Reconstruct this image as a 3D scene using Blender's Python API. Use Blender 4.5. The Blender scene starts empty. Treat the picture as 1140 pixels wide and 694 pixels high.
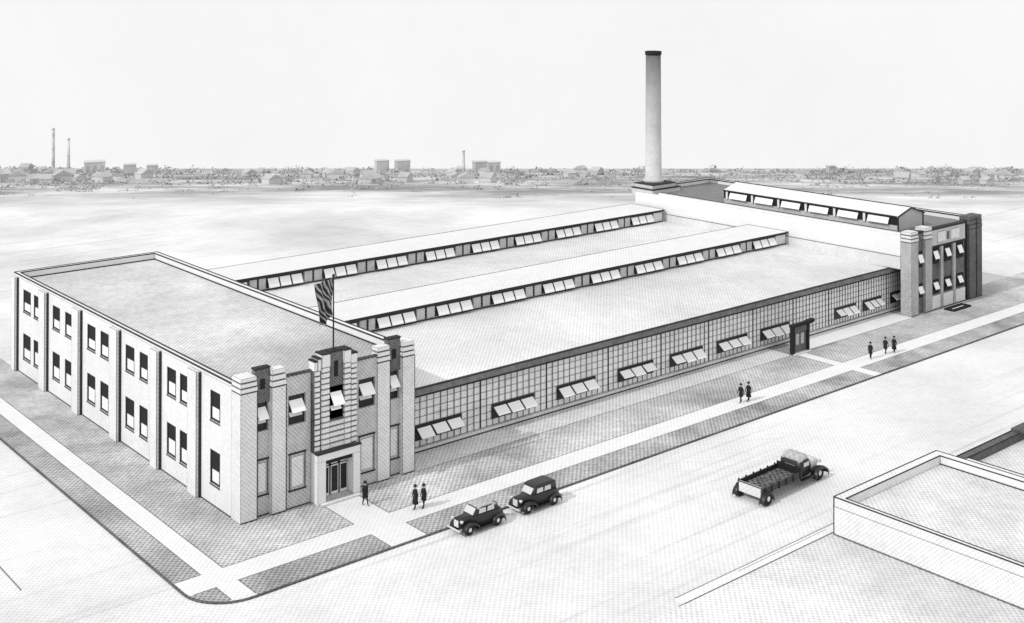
import bpy, bmesh, math, random
from mathutils import Vector, Matrix
R = math.radians
random.seed(7)
scene = bpy.context.scene
COL = scene.collection

# ------------------------------------------------------------------ materials
def mat(name, base, grain=0.25, blotch=0.12, line=0.0, rad=0.07, rough=0.85, pitch=0.34, streak=None, bscale=0.12, spec=0.2, coord='world'):
    """grey-tone surface: printed stipple grain, broad uneven patches, optional darker worn arrises (bevel normal)."""
    m = bpy.data.materials.new(name); m.use_nodes = True
    nt = m.node_tree; N = nt.nodes; L = nt.links
    bs = N['Principled BSDF']
    bs.inputs['Roughness'].default_value = rough
    bs.inputs['Specular IOR Level'].default_value = spec
    if coord == 'world':
        g = N.new('ShaderNodeNewGeometry'); P = g.outputs['Position']
    else:
        g = N.new('ShaderNodeTexCoord'); P = g.outputs['Object']
    def math_(op, a, b=None, clamp=False):
        n = N.new('ShaderNodeMath'); n.operation = op; n.use_clamp = clamp
        for i, v in enumerate((a, b)):
            if v is None: continue
            if isinstance(v, (int, float)): n.inputs[i].default_value = v
            else: L.new(v, n.inputs[i])
        return n.outputs[0]
    def rng(v, a, b, c, d):
        n = N.new('ShaderNodeMapRange'); L.new(v, n.inputs[0])
        for i, x in enumerate((a, b, c, d)): n.inputs[i+1].default_value = x
        return n.outputs[0]
    f = None
    def mul(x):
        nonlocal f
        f = x if f is None else math_('MULTIPLY', f, x)
    if blotch:
        n = N.new('ShaderNodeTexNoise'); n.inputs['Scale'].default_value = bscale; n.inputs['Detail'].default_value = 5
        n.inputs['Roughness'].default_value = 0.62
        L.new(P, n.inputs['Vector'])
        mul(rng(n.outputs['Fac'], 0.3, 0.7, 1-blotch, 1+blotch*0.6))
    if grain:
        # printed dot screen laid on the surface itself (lattice at 45 degrees, picked by the face direction)
        sp = N.new('ShaderNodeSeparateXYZ'); L.new(P, sp.inputs[0])
        ng = N.new('ShaderNodeNewGeometry'); sn = N.new('ShaderNodeSeparateXYZ'); L.new(ng.outputs['True Normal'], sn.inputs[0])
        up = math_('GREATER_THAN', math_('ABSOLUTE', sn.outputs['Z']), 0.6)
        x_, y_, z_ = sp.outputs['X'], sp.outputs['Y'], sp.outputs['Z']
        side = math_('GREATER_THAN', math_('ABSOLUTE', sn.outputs['X']), 0.6)
        def mixf(t, a, b): return math_('ADD', math_('MULTIPLY', t, b), math_('MULTIPLY', math_('SUBTRACT', 1.0, t), a))
        u_ = mixf(side, x_, y_)                      # vertical faces: along the wall
        U_ = mixf(up, u_, x_); V_ = mixf(up, z_, y_)
        kk = mixf(up, 1.414*math.pi/(pitch*0.78), 1.414*math.pi/(pitch*1.05))
        a_ = math_('SINE', math_('MULTIPLY', U_, kk)); b_ = math_('SINE', math_('MULTIPLY', V_, kk))
        ht = math_('MULTIPLY', a_, b_)
        nj = N.new('ShaderNodeTexNoise'); nj.inputs['Scale'].default_value = 0.55; nj.inputs['Detail'].default_value = 6; nj.inputs['Roughness'].default_value = 0.7
        L.new(P, nj.inputs['Vector'])
        ht = math_('ADD', ht, rng(nj.outputs['Fac'], 0.25, 0.75, -0.45, 0.45))
        mul(rng(ht, -0.05, 0.5, 1+grain*0.30, 1-grain))
        n2 = N.new('ShaderNodeTexNoise'); n2.inputs['Scale'].default_value = 2.3; n2.inputs['Detail'].default_value = 3
        L.new(P, n2.inputs['Vector'])
        mul(rng(n2.outputs['Fac'], 0.35, 0.65, 1-grain*0.35, 1+grain*0.2))
    if streak:
        amt, ax = streak
        mp = N.new('ShaderNodeMapping'); mp.inputs['Scale'].default_value = (0.018, 1.1, 1) if ax == 'x' else (1.1, 0.018, 1)
        L.new(P, mp.inputs['Vector'])
        n3 = N.new('ShaderNodeTexNoise'); n3.inputs['Scale'].default_value = 1.0; n3.inputs['Detail'].default_value = 3
        L.new(mp.outputs[0], n3.inputs['Vector'])
        mul(rng(n3.outputs['Fac'], 0.58, 0.72, 1.0, 1-amt))
    if line:
        bv = N.new('ShaderNodeBevel'); bv.samples = 6; bv.inputs['Radius'].default_value = rad
        gg = N.new('ShaderNodeNewGeometry')
        vm = N.new('ShaderNodeVectorMath'); vm.operation = 'DOT_PRODUCT'
        L.new(bv.outputs[0], vm.inputs[0]); L.new(gg.outputs['Normal'], vm.inputs[1])
        mul(rng(vm.outputs['Value'], 0.88, 0.992, 1-line, 1.0))
    if f is None:
        bs.inputs['Base Color'].default_value = (base, base, base, 1)
    else:
        col = math_('MULTIPLY', f, base)
        col = math_('MINIMUM', col, 0.9)
        c = N.new('ShaderNodeCombineColor')
        for i in range(3): L.new(col, c.inputs[i])
        L.new(c.outputs[0], bs.inputs['Base Color'])
    return m

M = {}
M['wall']    = mat('rendered_wall', 0.77, 0.16, 0.06, line=0.9, rad=0.10)
M['facade']  = mat('facade_stone', 0.73, 0.20, 0.06, line=0.92, rad=0.10)
M['panel']   = mat('facade_panel', 0.54, 0.26, 0.08, line=0.85, rad=0.08)
M['white']   = mat('white_stone', 0.78, 0.07, 0.04, line=0.85, rad=0.08)
M['grille']  = mat('dark_grille', 0.17, 0.65, 0.2, pitch=0.26, line=0.5)
M['dark']    = mat('dark_line', 0.035, 0, 0)
M['ink']     = mat('flat_black', 0.02, 0, 0)
M['midline'] = mat('grey_line', 0.16, 0.3, 0.3, bscale=1.5)
M['glass']   = mat('dark_glass', 0.018, 0, 0, rough=0.25, spec=0.3)
M['coping']  = mat('dark_coping', 0.10, 0.5, 0.3, bscale=1.0)
M['roof']    = mat('gravel_roof', 0.63, 0.30, 0.26, bscale=0.08)
M['roof2']   = mat('factory_roof', 0.73, 0.20, 0.20, bscale=0.07)
M['roof3']   = mat('tarred_roof', 0.24, 0.42, 0.12)
M['monroof'] = mat('monitor_roof', 0.76, 0.12, 0.04)
M['sash']    = mat('white_sash', 0.9, 0.0, 0.0, line=0.7, rad=0.03)
M['blind']   = mat('pale_blind', 0.8, 0.10, 0.0, line=0.8, rad=0.05)
M['glaze']   = mat('pale_glazing', 0.9, 0.30, 0.18, pitch=0.26, bscale=0.3)
M['bars']    = mat('steel_bars', 0.17, 0.3, 0.3, bscale=1.2)
M['fascia']  = mat('eave_fascia', 0.22, 0.65, 0.2, pitch=0.26)
M['brick']   = mat('grey_brick', 0.14, 0.6, 0.25, pitch=0.26)
M['lawn']    = mat('lawn_grass', 0.56, 0.42, 0.5, bscale=0.09)
M['verge']   = mat('verge_grass', 0.46, 0.45, 0.5, bscale=0.14)
M['walk']    = mat('concrete_walk', 0.80, 0.10, 0.05, bscale=0.3)
M['apron']   = mat('gravel_apron', 0.68, 0.28, 0.10)
M['road']    = mat('pale_road', 0.775, 0.13, 0.16, streak=(0.20, 'x'), bscale=0.05)
M['ground']  = mat('pale_ground', 0.765, 0.14, 0.30, streak=(0.16, 'x'), bscale=0.035)
M['kerb']    = mat('kerb_stone', 0.14, 0.4, 0.5, bscale=0.25)
M['chim']    = mat('chimney_brick', 0.62, 0.22, 0.08, line=0.6)
M['far1']    = mat('hazy_block', 0.5, 0, 0.25, bscale=0.08)  # far greys lightened: distance haze is put into these colours
M['farst']   = mat('hazy_stack', 0.62, 0, 0.4, bscale=0.3)
M['far2']    = mat('hazy_pale_block', 0.6, 0, 0.1, bscale=0.05)
M['far3']    = mat('hazy_grove', 0.43, 0, 0.35, bscale=0.06)
M['pwpier']  = mat('weathered_pier', 0.44, 0.4, 0.15, line=.8)
M['shadeg']  = mat('dark_earth', 0.10, 0.4, 0.3)

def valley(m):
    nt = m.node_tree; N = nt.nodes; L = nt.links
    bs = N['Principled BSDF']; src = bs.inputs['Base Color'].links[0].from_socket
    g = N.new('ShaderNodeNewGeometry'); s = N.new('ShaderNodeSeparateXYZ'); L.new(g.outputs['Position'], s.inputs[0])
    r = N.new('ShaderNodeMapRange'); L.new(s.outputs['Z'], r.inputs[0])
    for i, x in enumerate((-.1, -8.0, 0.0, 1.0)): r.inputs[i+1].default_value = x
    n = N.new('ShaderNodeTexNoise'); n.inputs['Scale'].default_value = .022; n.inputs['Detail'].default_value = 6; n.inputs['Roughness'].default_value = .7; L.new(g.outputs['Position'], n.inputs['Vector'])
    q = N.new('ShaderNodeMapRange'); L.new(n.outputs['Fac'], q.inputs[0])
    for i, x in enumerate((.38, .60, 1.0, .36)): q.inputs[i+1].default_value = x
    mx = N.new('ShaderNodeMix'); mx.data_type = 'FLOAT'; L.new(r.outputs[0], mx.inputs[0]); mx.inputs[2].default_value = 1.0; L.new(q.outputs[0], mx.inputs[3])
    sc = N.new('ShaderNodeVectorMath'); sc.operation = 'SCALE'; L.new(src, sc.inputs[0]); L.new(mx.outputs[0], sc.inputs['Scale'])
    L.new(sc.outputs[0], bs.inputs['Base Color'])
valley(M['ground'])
def roof_shade(m):  # shading painted into the office roof colour, darker toward the front parapet
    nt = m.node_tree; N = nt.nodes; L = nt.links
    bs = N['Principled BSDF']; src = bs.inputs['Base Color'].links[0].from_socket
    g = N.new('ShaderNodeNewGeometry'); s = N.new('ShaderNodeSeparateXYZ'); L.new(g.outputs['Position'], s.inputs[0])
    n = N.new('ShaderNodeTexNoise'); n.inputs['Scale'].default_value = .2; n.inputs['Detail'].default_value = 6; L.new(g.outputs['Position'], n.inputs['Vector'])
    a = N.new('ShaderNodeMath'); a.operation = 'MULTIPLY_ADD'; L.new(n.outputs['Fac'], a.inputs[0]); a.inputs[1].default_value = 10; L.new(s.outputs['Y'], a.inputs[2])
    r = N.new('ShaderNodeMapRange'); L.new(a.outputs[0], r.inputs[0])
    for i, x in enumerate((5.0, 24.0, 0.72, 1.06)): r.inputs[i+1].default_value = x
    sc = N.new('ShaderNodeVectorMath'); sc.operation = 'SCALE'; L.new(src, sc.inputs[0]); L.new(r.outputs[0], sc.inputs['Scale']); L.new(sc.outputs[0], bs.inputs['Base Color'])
roof_shade(M['roof'])
# chimney: sooty darkening toward the top
def chimney_mat():
    m = mat('sooty_chimney', 0.60, 0.22, 0.08)
    nt = m.node_tree; N = nt.nodes; L = nt.links
    bs = N['Principled BSDF']; src = bs.inputs['Base Color'].links[0].from_socket
    g = N.new('ShaderNodeNewGeometry'); s = N.new('ShaderNodeSeparateXYZ'); L.new(g.outputs['Position'], s.inputs[0])
    r = N.new('ShaderNodeMapRange'); L.new(s.outputs['Z'], r.inputs[0])
    for i, x in enumerate((19.0, 33.0, 1.0, 0.25)): r.inputs[i+1].default_value = x
    mx = N.new('ShaderNodeVectorMath'); mx.operation = 'SCALE'; L.new(src, mx.inputs[0]); L.new(r.outputs[0], mx.inputs['Scale'])
    L.new(mx.outputs[0], bs.inputs['Base Color'])
    return m
M['stack'] = chimney_mat()

def flag_mat():
    m = mat('striped_cloth', 0.30, 0.2, 0.0, coord='object')
    nt = m.node_tree; N = nt.nodes; L = nt.links
    bs = N['Principled BSDF']
    t = N.new('ShaderNodeUVMap'); w = N.new('ShaderNodeTexWave'); w.inputs['Scale'].default_value = 0.9
    w.inputs['Distortion'].default_value = 7.0; w.inputs['Detail'].default_value = 1.5; w.bands_direction = 'X'
    tc = N.new('ShaderNodeTexCoord'); mp = N.new('ShaderNodeMapping'); mp.inputs['Rotation'].default_value = (0, 0.6, 0)
    L.new(tc.outputs['Object'], mp.inputs[0]); L.new(mp.outputs[0], w.inputs[0])
    cr = N.new('ShaderNodeValToRGB'); L.new(w.outputs['Fac'], cr.inputs[0])
    cr.color_ramp.elements[0].position = 0.52; cr.color_ramp.elements[0].color = (0.03, 0.03, 0.03, 1)
    cr.color_ramp.elements[1].position = 0.75; cr.color_ramp.elements[1].color = (0.34, 0.34, 0.34, 1)
    L.new(cr.outputs[0], bs.inputs['Base Color'])
    return m
M['flag'] = flag_mat()

# ------------------------------------------------------------------ mesh builder
class MB:
    def __init__(s, O=(0, 0, 0), U=(1, 0, 0), W=(0, 1, 0)):
        s.v = []; s.f = []; s.m = []; s.mats = []; s.O = Vector(O); s.U = Vector(U); s.W = Vector(W); s.sm = []
    def p(s, a): return s.O + s.U*a[0] + s.W*a[1] + Vector((0, 0, a[2]))
    def mi(s, k):
        if k not in s.mats: s.mats.append(k)
        return s.mats.index(k)
    def face(s, pts, k, smooth=False):
        n = len(s.v); s.v += [s.p(q) for q in pts]; s.f.append(tuple(range(n, n+len(pts)))); s.m.append(s.mi(k)); s.sm.append(smooth)
    def hull8(s, P, k, smooth=False):
        n = len(s.v); s.v += [s.p(q) for q in P]
        for f in ((0, 3, 2, 1), (4, 5, 6, 7), (0, 1, 5, 4), (1, 2, 6, 5), (2, 3, 7, 6), (3, 0, 4, 7)):
            s.f.append(tuple(n+i for i in f)); s.m.append(s.mi(k)); s.sm.append(smooth)
    def box(s, x0, x1, y0, y1, z0, z1, k):
        s.hull8([(x0, y0, z0), (x1, y0, z0), (x1, y1, z0), (x0, y1, z0), (x0, y0, z1), (x1, y0, z1), (x1, y1, z1), (x0, y1, z1)], k)
    def bar(s, a, b, w, k, h=None):
        a = Vector(a); b = Vector(b); d = (b-a).normalized(); h = h or w
        up = Vector((0, 0, 1)) if abs(d.z) < 0.95 else Vector((1, 0, 0))
        sd = d.cross(up).normalized()*w/2; u2 = sd.cross(d).normalized()*h/2
        s.hull8([a-sd-u2, a+sd-u2, b+sd-u2, b-sd-u2, a-sd+u2, a+sd+u2, b+sd+u2, b-sd+u2], k)
    def lathe(s, prof, k, seg=24, c=(0, 0), axis='z', smooth=True):
        n0 = len(s.v)
        for r, z in prof:
            for i in range(seg):
                a = 2*math.pi*i/seg
                q = (c[0]+r*math.cos(a), c[1]+r*math.sin(a), z) if axis == 'z' else (c[0]+r*math.cos(a), z, c[1]+r*math.sin(a))
                s.v.append(s.p(q))
        for j in range(len(prof)-1):
            for i in range(seg):
                i2 = (i+1) % seg
                s.f.append((n0+j*seg+i, n0+j*seg+i2, n0+(j+1)*seg+i2, n0+(j+1)*seg+i)); s.m.append(s.mi(k)); s.sm.append(smooth)
        for j, rv in ((0, True), (len(prof)-1, False)):
            if prof[j][0] > 1e-4:
                idx = [n0+j*seg+i for i in range(seg)]
                s.f.append(tuple(reversed(idx) if rv else idx)); s.m.append(s.mi(k)); s.sm.append(False)
    def prism(s, poly, w0, w1, k, smooth=False):
        """poly in (u,z), extruded along w"""
        n = len(s.v); m = len(poly)
        s.v += [s.p((a, w0, b)) for a, b in poly] + [s.p((a, w1, b)) for a, b in poly]
        s.f.append(tuple(range(n, n+m))); s.m.append(s.mi(k)); s.sm.append(False)
        s.f.append(tuple(range(n+2*m-1, n+m-1, -1))); s.m.append(s.mi(k)); s.sm.append(False)
        for i in range(m):
            j = (i+1) % m
            s.f.append((n+i, n+j, n+m+j, n+m+i)); s.m.append(s.mi(k)); s.sm.append(smooth)
    def grid(s, rows, k, smooth=True):
        n = len(s.v); c = len(rows[0])
        for r in rows: s.v += [s.p(q) for q in r]
        for j in range(len(rows)-1):
            for i in range(c-1):
                a = n+j*c+i
                s.f.append((a, a+1, a+c+1, a+c)); s.m.append(s.mi(k)); s.sm.append(smooth)
    def wall(s, u0, u1, z0, z1, holes, k, depth=0.25, w=0.0):
        """one wall face at w with real openings and their reveals (going to w+depth, inward)"""
        us = sorted({u0, u1, *[h[0] for h in holes], *[h[1] for h in holes]}); zs = sorted({z0, z1, *[h[2] for h in holes], *[h[3] for h in holes]})
        ids = {}
        def vid(u, z, ww):
            key = (round(u, 4), round(z, 4), round(ww, 4))
            if key not in ids: ids[key] = len(s.v); s.v.append(s.p((u, ww, z)))
            return ids[key]
        def inside(u, z): return any(h[0] < u < h[1] and h[2] < z < h[3] for h in holes)
        for i in range(len(us)-1):
            for j in range(len(zs)-1):
                if inside((us[i]+us[i+1])/2, (zs[j]+zs[j+1])/2): continue
                s.f.append((vid(us[i], zs[j], w), vid(us[i+1], zs[j], w), vid(us[i+1], zs[j+1], w), vid(us[i], zs[j+1], w))); s.m.append(s.mi(k)); s.sm.append(False)
        for a, b, c, d in holes:
            for (p1, p2) in (((a, c), (b, c)), ((b, c), (b, d)), ((b, d), (a, d)), ((a, d), (a, c))):
                s.f.append((vid(*p1, w), vid(*p2, w), vid(*p2, w+depth), vid(*p1, w+depth))); s.m.append(s.mi(k)); s.sm.append(False)
    def build(s, name, parent=None, normals=True, loc=None, flip=None):
        me = bpy.data.meshes.new(name); me.from_pydata([tuple(v) for v in s.v], [], s.f)
        for k in s.mats: me.materials.append(M[k])
        for i, pl in enumerate(me.polygons): pl.material_index = s.m[i]; pl.use_smooth = s.sm[i]
        if normals:
            bm = bmesh.new(); bm.from_mesh(me); bmesh.ops.recalc_face_normals(bm, faces=bm.faces); bm.to_mesh(me); bm.free()
        o = bpy.data.objects.new(name, me); COL.objects.link(o)
        if parent: o.parent = parent; 
        if loc: o.location = loc
        return o

def thing(name, label, cat, loc=(0, 0, 0), rz=0, group=None):
    o = bpy.data.objects.new(name, None); COL.objects.link(o); o.location = loc; o.rotation_euler = (0, 0, rz)
    o['label'] = label; o['category'] = cat
    if group: o['group'] = group
    return o
def tag(o, label, cat, group=None, kind=None):
    o['label'] = label; o['category'] = cat
    if group: o['group'] = group
    if kind: o['kind'] = kind
    return o
def struct(mb, name, normals=True):
    o = mb.build(name, None, normals); o['kind'] = 'structure'; return o
def copy_tree(o, parent=None):
    c = o.copy(); COL.objects.link(c)
    if parent: c.parent = parent
    for ch in list(o.children): copy_tree(ch, c)
    return c

# ------------------------------------------------------------------ camera
F_PX, CX, CY = 1350.6, 573.4, -16.4
cd = bpy.data.cameras.new('camera'); cam = bpy.data.objects.new('camera', cd); COL.objects.link(cam); scene.camera = cam
cd.sensor_width = 36; cd.lens = 36*F_PX/1140; cd.shift_x = (570-CX)/1140; cd.shift_y = (CY-347)/1140
cd.clip_end = 20000; cd.clip_start = 1
yaw, pit = R(49.59), R(-0.662)
CAM = Vector((-46.49, -88.39, 42))
fw = Vector((math.cos(yaw)*math.cos(pit), math.sin(yaw)*math.cos(pit), -math.sin(pit)))
cam.location = CAM; cam.rotation_euler = fw.to_track_quat('-Z', 'Y').to_euler()

# ------------------------------------------------------------------ light
w = bpy.data.worlds.new('World'); scene.world = w; w.use_nodes = True
nt = w.node_tree; N = nt.nodes; L = nt.links
bg = N['Background']
SUN = Vector((-1.0, 0.06, 0.80)).normalized()
sky = N.new('ShaderNodeTexSky'); sky.sky_type = 'NISHITA'; sky.sun_disc = False
sky.sun_elevation = math.asin(SUN.z); sky.sun_rotation = math.atan2(SUN.x, SUN.y)
bw = N.new('ShaderNodeRGBToBW'); L.new(sky.outputs[0], bw.inputs[0])
tc = N.new('ShaderNodeTexCoord'); nz = N.new('ShaderNodeTexNoise'); nz.inputs['Scale'].default_value = 5; nz.inputs['Detail'].default_value = 12; nz.inputs['Roughness'].default_value = .68
L.new(tc.outputs['Generated'], nz.inputs['Vector'])
a1 = N.new('ShaderNodeMath'); a1.operation = 'MULTIPLY_ADD'; L.new(nz.outputs['Fac'], a1.inputs[0]); a1.inputs[1].default_value = -0.14; a1.inputs[2].default_value = 0.995
a2 = N.new('ShaderNodeMath'); a2.operation = 'MULTIPLY_ADD'; L.new(bw.outputs[0], a2.inputs[0]); a2.inputs[1].default_value = 0.004; L.new(a1.outputs[0], a2.inputs[2])
cc = N.new('ShaderNodeCombineColor')
for i in range(3): L.new(a2.outputs[0], cc.inputs[i])
L.new(cc.outputs[0], bg.inputs['Color']); bg.inputs['Strength'].default_value = 1.0
ld = bpy.data.lights.new('sun', 'SUN'); ld.energy = 1.8; ld.angle = R(0.6); ld.color = (1, 1, 1)
lo = bpy.data.objects.new('sun', ld); COL.objects.link(lo); lo.rotation_euler = SUN.to_track_quat('Z', 'Y').to_euler()
vs = scene.view_settings; vs.view_transform = 'Standard'; vs.look = 'None'; vs.exposure = 0; vs.gamma = 1

# ------------------------------------------------------------------ terrain
WD = Vector((0.648, 0.762, 0)); LD = Vector((0.762, -0.648, 0)); C0 = Vector((CAM.x, CAM.y, 0))
def gz(s_):
    if s_ <= 245: return -0.124
    if s_ <= 1500: return 42 - s_*(0.1385 + 0.0329*(245/s_)**2) - 0.124
    return gz(1500) - (s_-1500)*0.25
def gpt(s_, l_): 
    q = C0 + WD*s_ + LD*l_; return (q.x, q.y, gz(s_))
S = [-600, -200, 0, 100, 200, 230, 240, 245, 250, 256, 263, 272, 283, 296, 312, 330, 352, 380, 420, 470, 530, 600, 700, 820, 960, 1120, 1300, 1500, 1800, 2500, 4000, 7000]
LL = [-6000, -3000, -1500] + list(range(-900, 901, 100)) + [1500, 3000, 6000]
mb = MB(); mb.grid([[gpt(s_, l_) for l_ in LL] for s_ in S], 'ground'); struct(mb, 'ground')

# roads
mb = MB()
mb.face([(-300, -30.5, -.12), (200, -30.5, -.12), (200, -11.1, -.12), (-300, -11.1, -.12)], 'road')
mb.face([(-16.9, -11.1, -.12), (-4, -11.1, -.12), (-4, -7, -.12), (-16.9, -7, -.12)], 'road')
mb.face([(-16.9, -7, -.12), (-8.3, -7, -.12), (-8.3, 165, -.12), (-16.9, 165, -.12)], 'road')
struct(mb, 'road')
# raised lot: rounded corner outline
XK, YK, RC = -8.45, -11.15, 3.6
arc = [(XK+RC-RC*math.cos(t), YK+RC-RC*math.sin(t)) for t in [i*math.pi/2/12 for i in range(13)]]
XE = 150
out = [(XK, 160)] + arc + [(XE, YK)]
mb = MB(); poly = out + [(XE, 55), (20, 160)]
mb.face([(x, y, 0) for x, y in poly], 'ground')
LAWN = [(xs0, -5.8) for xs0 in ()]
for i in range(len(poly)):
    a = poly[i]; b = poly[(i+1) % len(poly)]
    mb.face([(a[0], a[1], -.13), (b[0], b[1], -.13), (b[0], b[1], 0), (a[0], a[1], 0)], 'ground')
struct(mb, 'ground')
mb = MB()
mb.face([(-4.5, -5.8, .003), (XE, -5.8, .003), (XE, 1.2, .003), (0, 1.2, .003), (0, 54, .003), (-4.5, 54, .003)], 'lawn')
mb.face([(0, 1.2, .003), (XE, 1.2, .003), (XE, 3.4, .003), (0, 3.4, .003)], 'lawn')
mb.face([(-4.5, 54, .003), (0, 54, .003), (0, 95, .003), (-4.5, 95, .003)], 'lawn')
struct(mb, 'lawn')
def offset_path(path, d):
    r = []
    for i, q in enumerate(path):
        a = Vector(path[max(i-1, 0)]); b = Vector(path[min(i+1, len(path)-1)]); t = (b-a).normalized(); r.append((q[0]-t.y*d, q[1]+t.x*d))
    return r
ins = offset_path(out, 0.10); ou2 = offset_path(out, -0.06)
mb = MB()
for i in range(len(out)-1):
    mb.hull8([(*ou2[i], -.13), (*ou2[i+1], -.13), (*ins[i+1], -.13), (*ins[i], -.13), (*ou2[i], .012), (*ou2[i+1], .012), (*ins[i+1], .012), (*ins[i], .012)], 'kerb')
mb.box(-16.97, -16.9, .6, 165, -.124, -.09, 'midline')
struct(mb, 'kerb')
# pavements
mb = MB()
ysi, yso = -5.82, -8.20; xsi, xso = -4.57, -6.25; z = .006
def rect(m, x0, x1, y0, y1, zz, k): m.face([(x0, y0, zz), (x1, y0, zz), (x1, y1, zz), (x0, y1, zz)], k)
rect(mb, XK+.1, XE, yso, ysi, z, 'walk')
rect(mb, xso, xsi, YK+.45, yso, z, 'walk'); rect(mb, xso, xsi, ysi, 160, z, 'walk')
lw = .075
def ln(m, x0, x1, y0, y1, k='midline', zz=.012): rect(m, x0, x1, y0, y1, zz, k)
EX0, EX1 = 6.95, 10.25; VX0, VX1 = 71.9, 73.45
rect(mb, EX0, EX1, YK+.1, yso, z, 'walk'); rect(mb, EX0, EX1, ysi, -.9, z, 'walk')
rect(mb, VX0, VX1, YK+.1, yso, z, 'walk'); rect(mb, VX0, VX1, ysi, -.75, z, 'walk')
for (a, b) in ((xsi, EX0), (EX1, VX0), (VX1, XE)): ln(mb, a, b, ysi, ysi+lw)
for (a, b) in ((xsi, EX0), (EX1, VX0), (VX1, XE)): ln(mb, a, b, yso-lw, yso)
ln(mb, xsi, xsi+lw, ysi+lw, 160); ln(mb, xso-lw, xso, ysi, 160); ln(mb, xso-lw, xso, YK+.6, yso); ln(mb, xsi, xsi+lw, YK+.3, yso-lw)
ln(mb, XK+.2, xso-lw, ysi, ysi+lw); ln(mb, XK+.4, xso-lw, yso-lw, yso)
for a, b in ((EX0, EX1), (VX0, VX1)):
    for y0, y1 in ((YK+.1, yso-lw), (ysi+lw, -.9)):
        ln(mb, a-lw, a, y0, y1); ln(mb, b, b+lw, y0, y1)
struct(mb, 'sidewalk')
# darker grass verges between pavement and kerb
mb = MB()
for a, b in ((xsi+lw, EX0-lw), (EX1+lw, VX0-lw), (VX1+lw, XE)): rect(mb, a, b, YK+.1, yso-lw, .004, 'verge')
rect(mb, XK+.1, xso-lw, ysi+lw, 160, .004, 'verge')
pts = [q for q in ins if q[1] < yso-lw and q[0] < xso-lw]
mb.face([(x, y, .004) for x, y in [(ins[1][0] if False else pts[0][0], yso-lw)] + pts + [(xso-lw, pts[-1][1]), (xso-lw, yso-lw)]], 'verge')
struct(mb, 'grass_verge')
# apron between factory wall and lawn
mb = MB()
rect(mb, 17.1, 71.4, -.2, 3.3, .006, 'apron'); rect(mb, 74.8, 97.4, -.2, 3.3, .006, 'walk')
ln(mb, 17.1, 71.4, -.28, -.2); ln(mb, 74.8, 97.4, -.28, -.2)
struct(mb, 'gravel_path')
# south side pavement + yard
mb = MB()
rect(mb, 17.5, 200, -31.45, -30.5, .004, 'walk'); ln(mb, 17.5, 200, -30.58, -30.5, 'midline', .01); ln(mb, 16.8, 34.8, -31.5, -31.43, 'midline', .01)
ln(mb, 24, 34.8, -30.85, -30.8, 'midline', .01)
mb.box(17.5, 200, -31.45, -30.5, -.12, 0, 'walk')
struct(mb, 'pavement')
mb = MB(); rect(mb, 20, 34.9, -75, -31.5, -.02, 'lotg') if False else None
M['yard'] = mat('yard_ground', 0.78, 0.22, 0.16, bscale=0.15)

def nearwall(m):  # shading painted into the yard colour, darker toward the corner building
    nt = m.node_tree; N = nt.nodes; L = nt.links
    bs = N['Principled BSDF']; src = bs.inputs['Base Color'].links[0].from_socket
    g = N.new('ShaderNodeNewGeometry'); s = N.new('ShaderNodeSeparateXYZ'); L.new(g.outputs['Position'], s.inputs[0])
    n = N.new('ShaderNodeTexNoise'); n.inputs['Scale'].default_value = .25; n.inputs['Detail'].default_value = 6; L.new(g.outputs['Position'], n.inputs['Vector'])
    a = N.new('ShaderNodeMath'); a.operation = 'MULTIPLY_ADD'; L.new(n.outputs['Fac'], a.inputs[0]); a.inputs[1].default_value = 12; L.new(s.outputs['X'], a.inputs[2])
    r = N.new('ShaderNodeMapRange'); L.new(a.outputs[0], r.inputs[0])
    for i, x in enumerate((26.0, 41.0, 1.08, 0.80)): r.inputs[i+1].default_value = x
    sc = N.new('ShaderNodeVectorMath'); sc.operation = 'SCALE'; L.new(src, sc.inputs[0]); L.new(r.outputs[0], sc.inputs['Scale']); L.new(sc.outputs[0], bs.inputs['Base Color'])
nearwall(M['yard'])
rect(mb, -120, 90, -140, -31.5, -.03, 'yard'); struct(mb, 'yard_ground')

# ------------------------------------------------------------------ windows
def fr_left(x=0): return dict(O=(x, 0, 0), U=(0, 1, 0), W=(1, 0, 0))     # u=y, w=+x (inward)
def fr_front(y=0): return dict(O=(0, y, 0), U=(1, 0, 0), W=(0, 1, 0))    # u=x, w=+y (inward)

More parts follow.
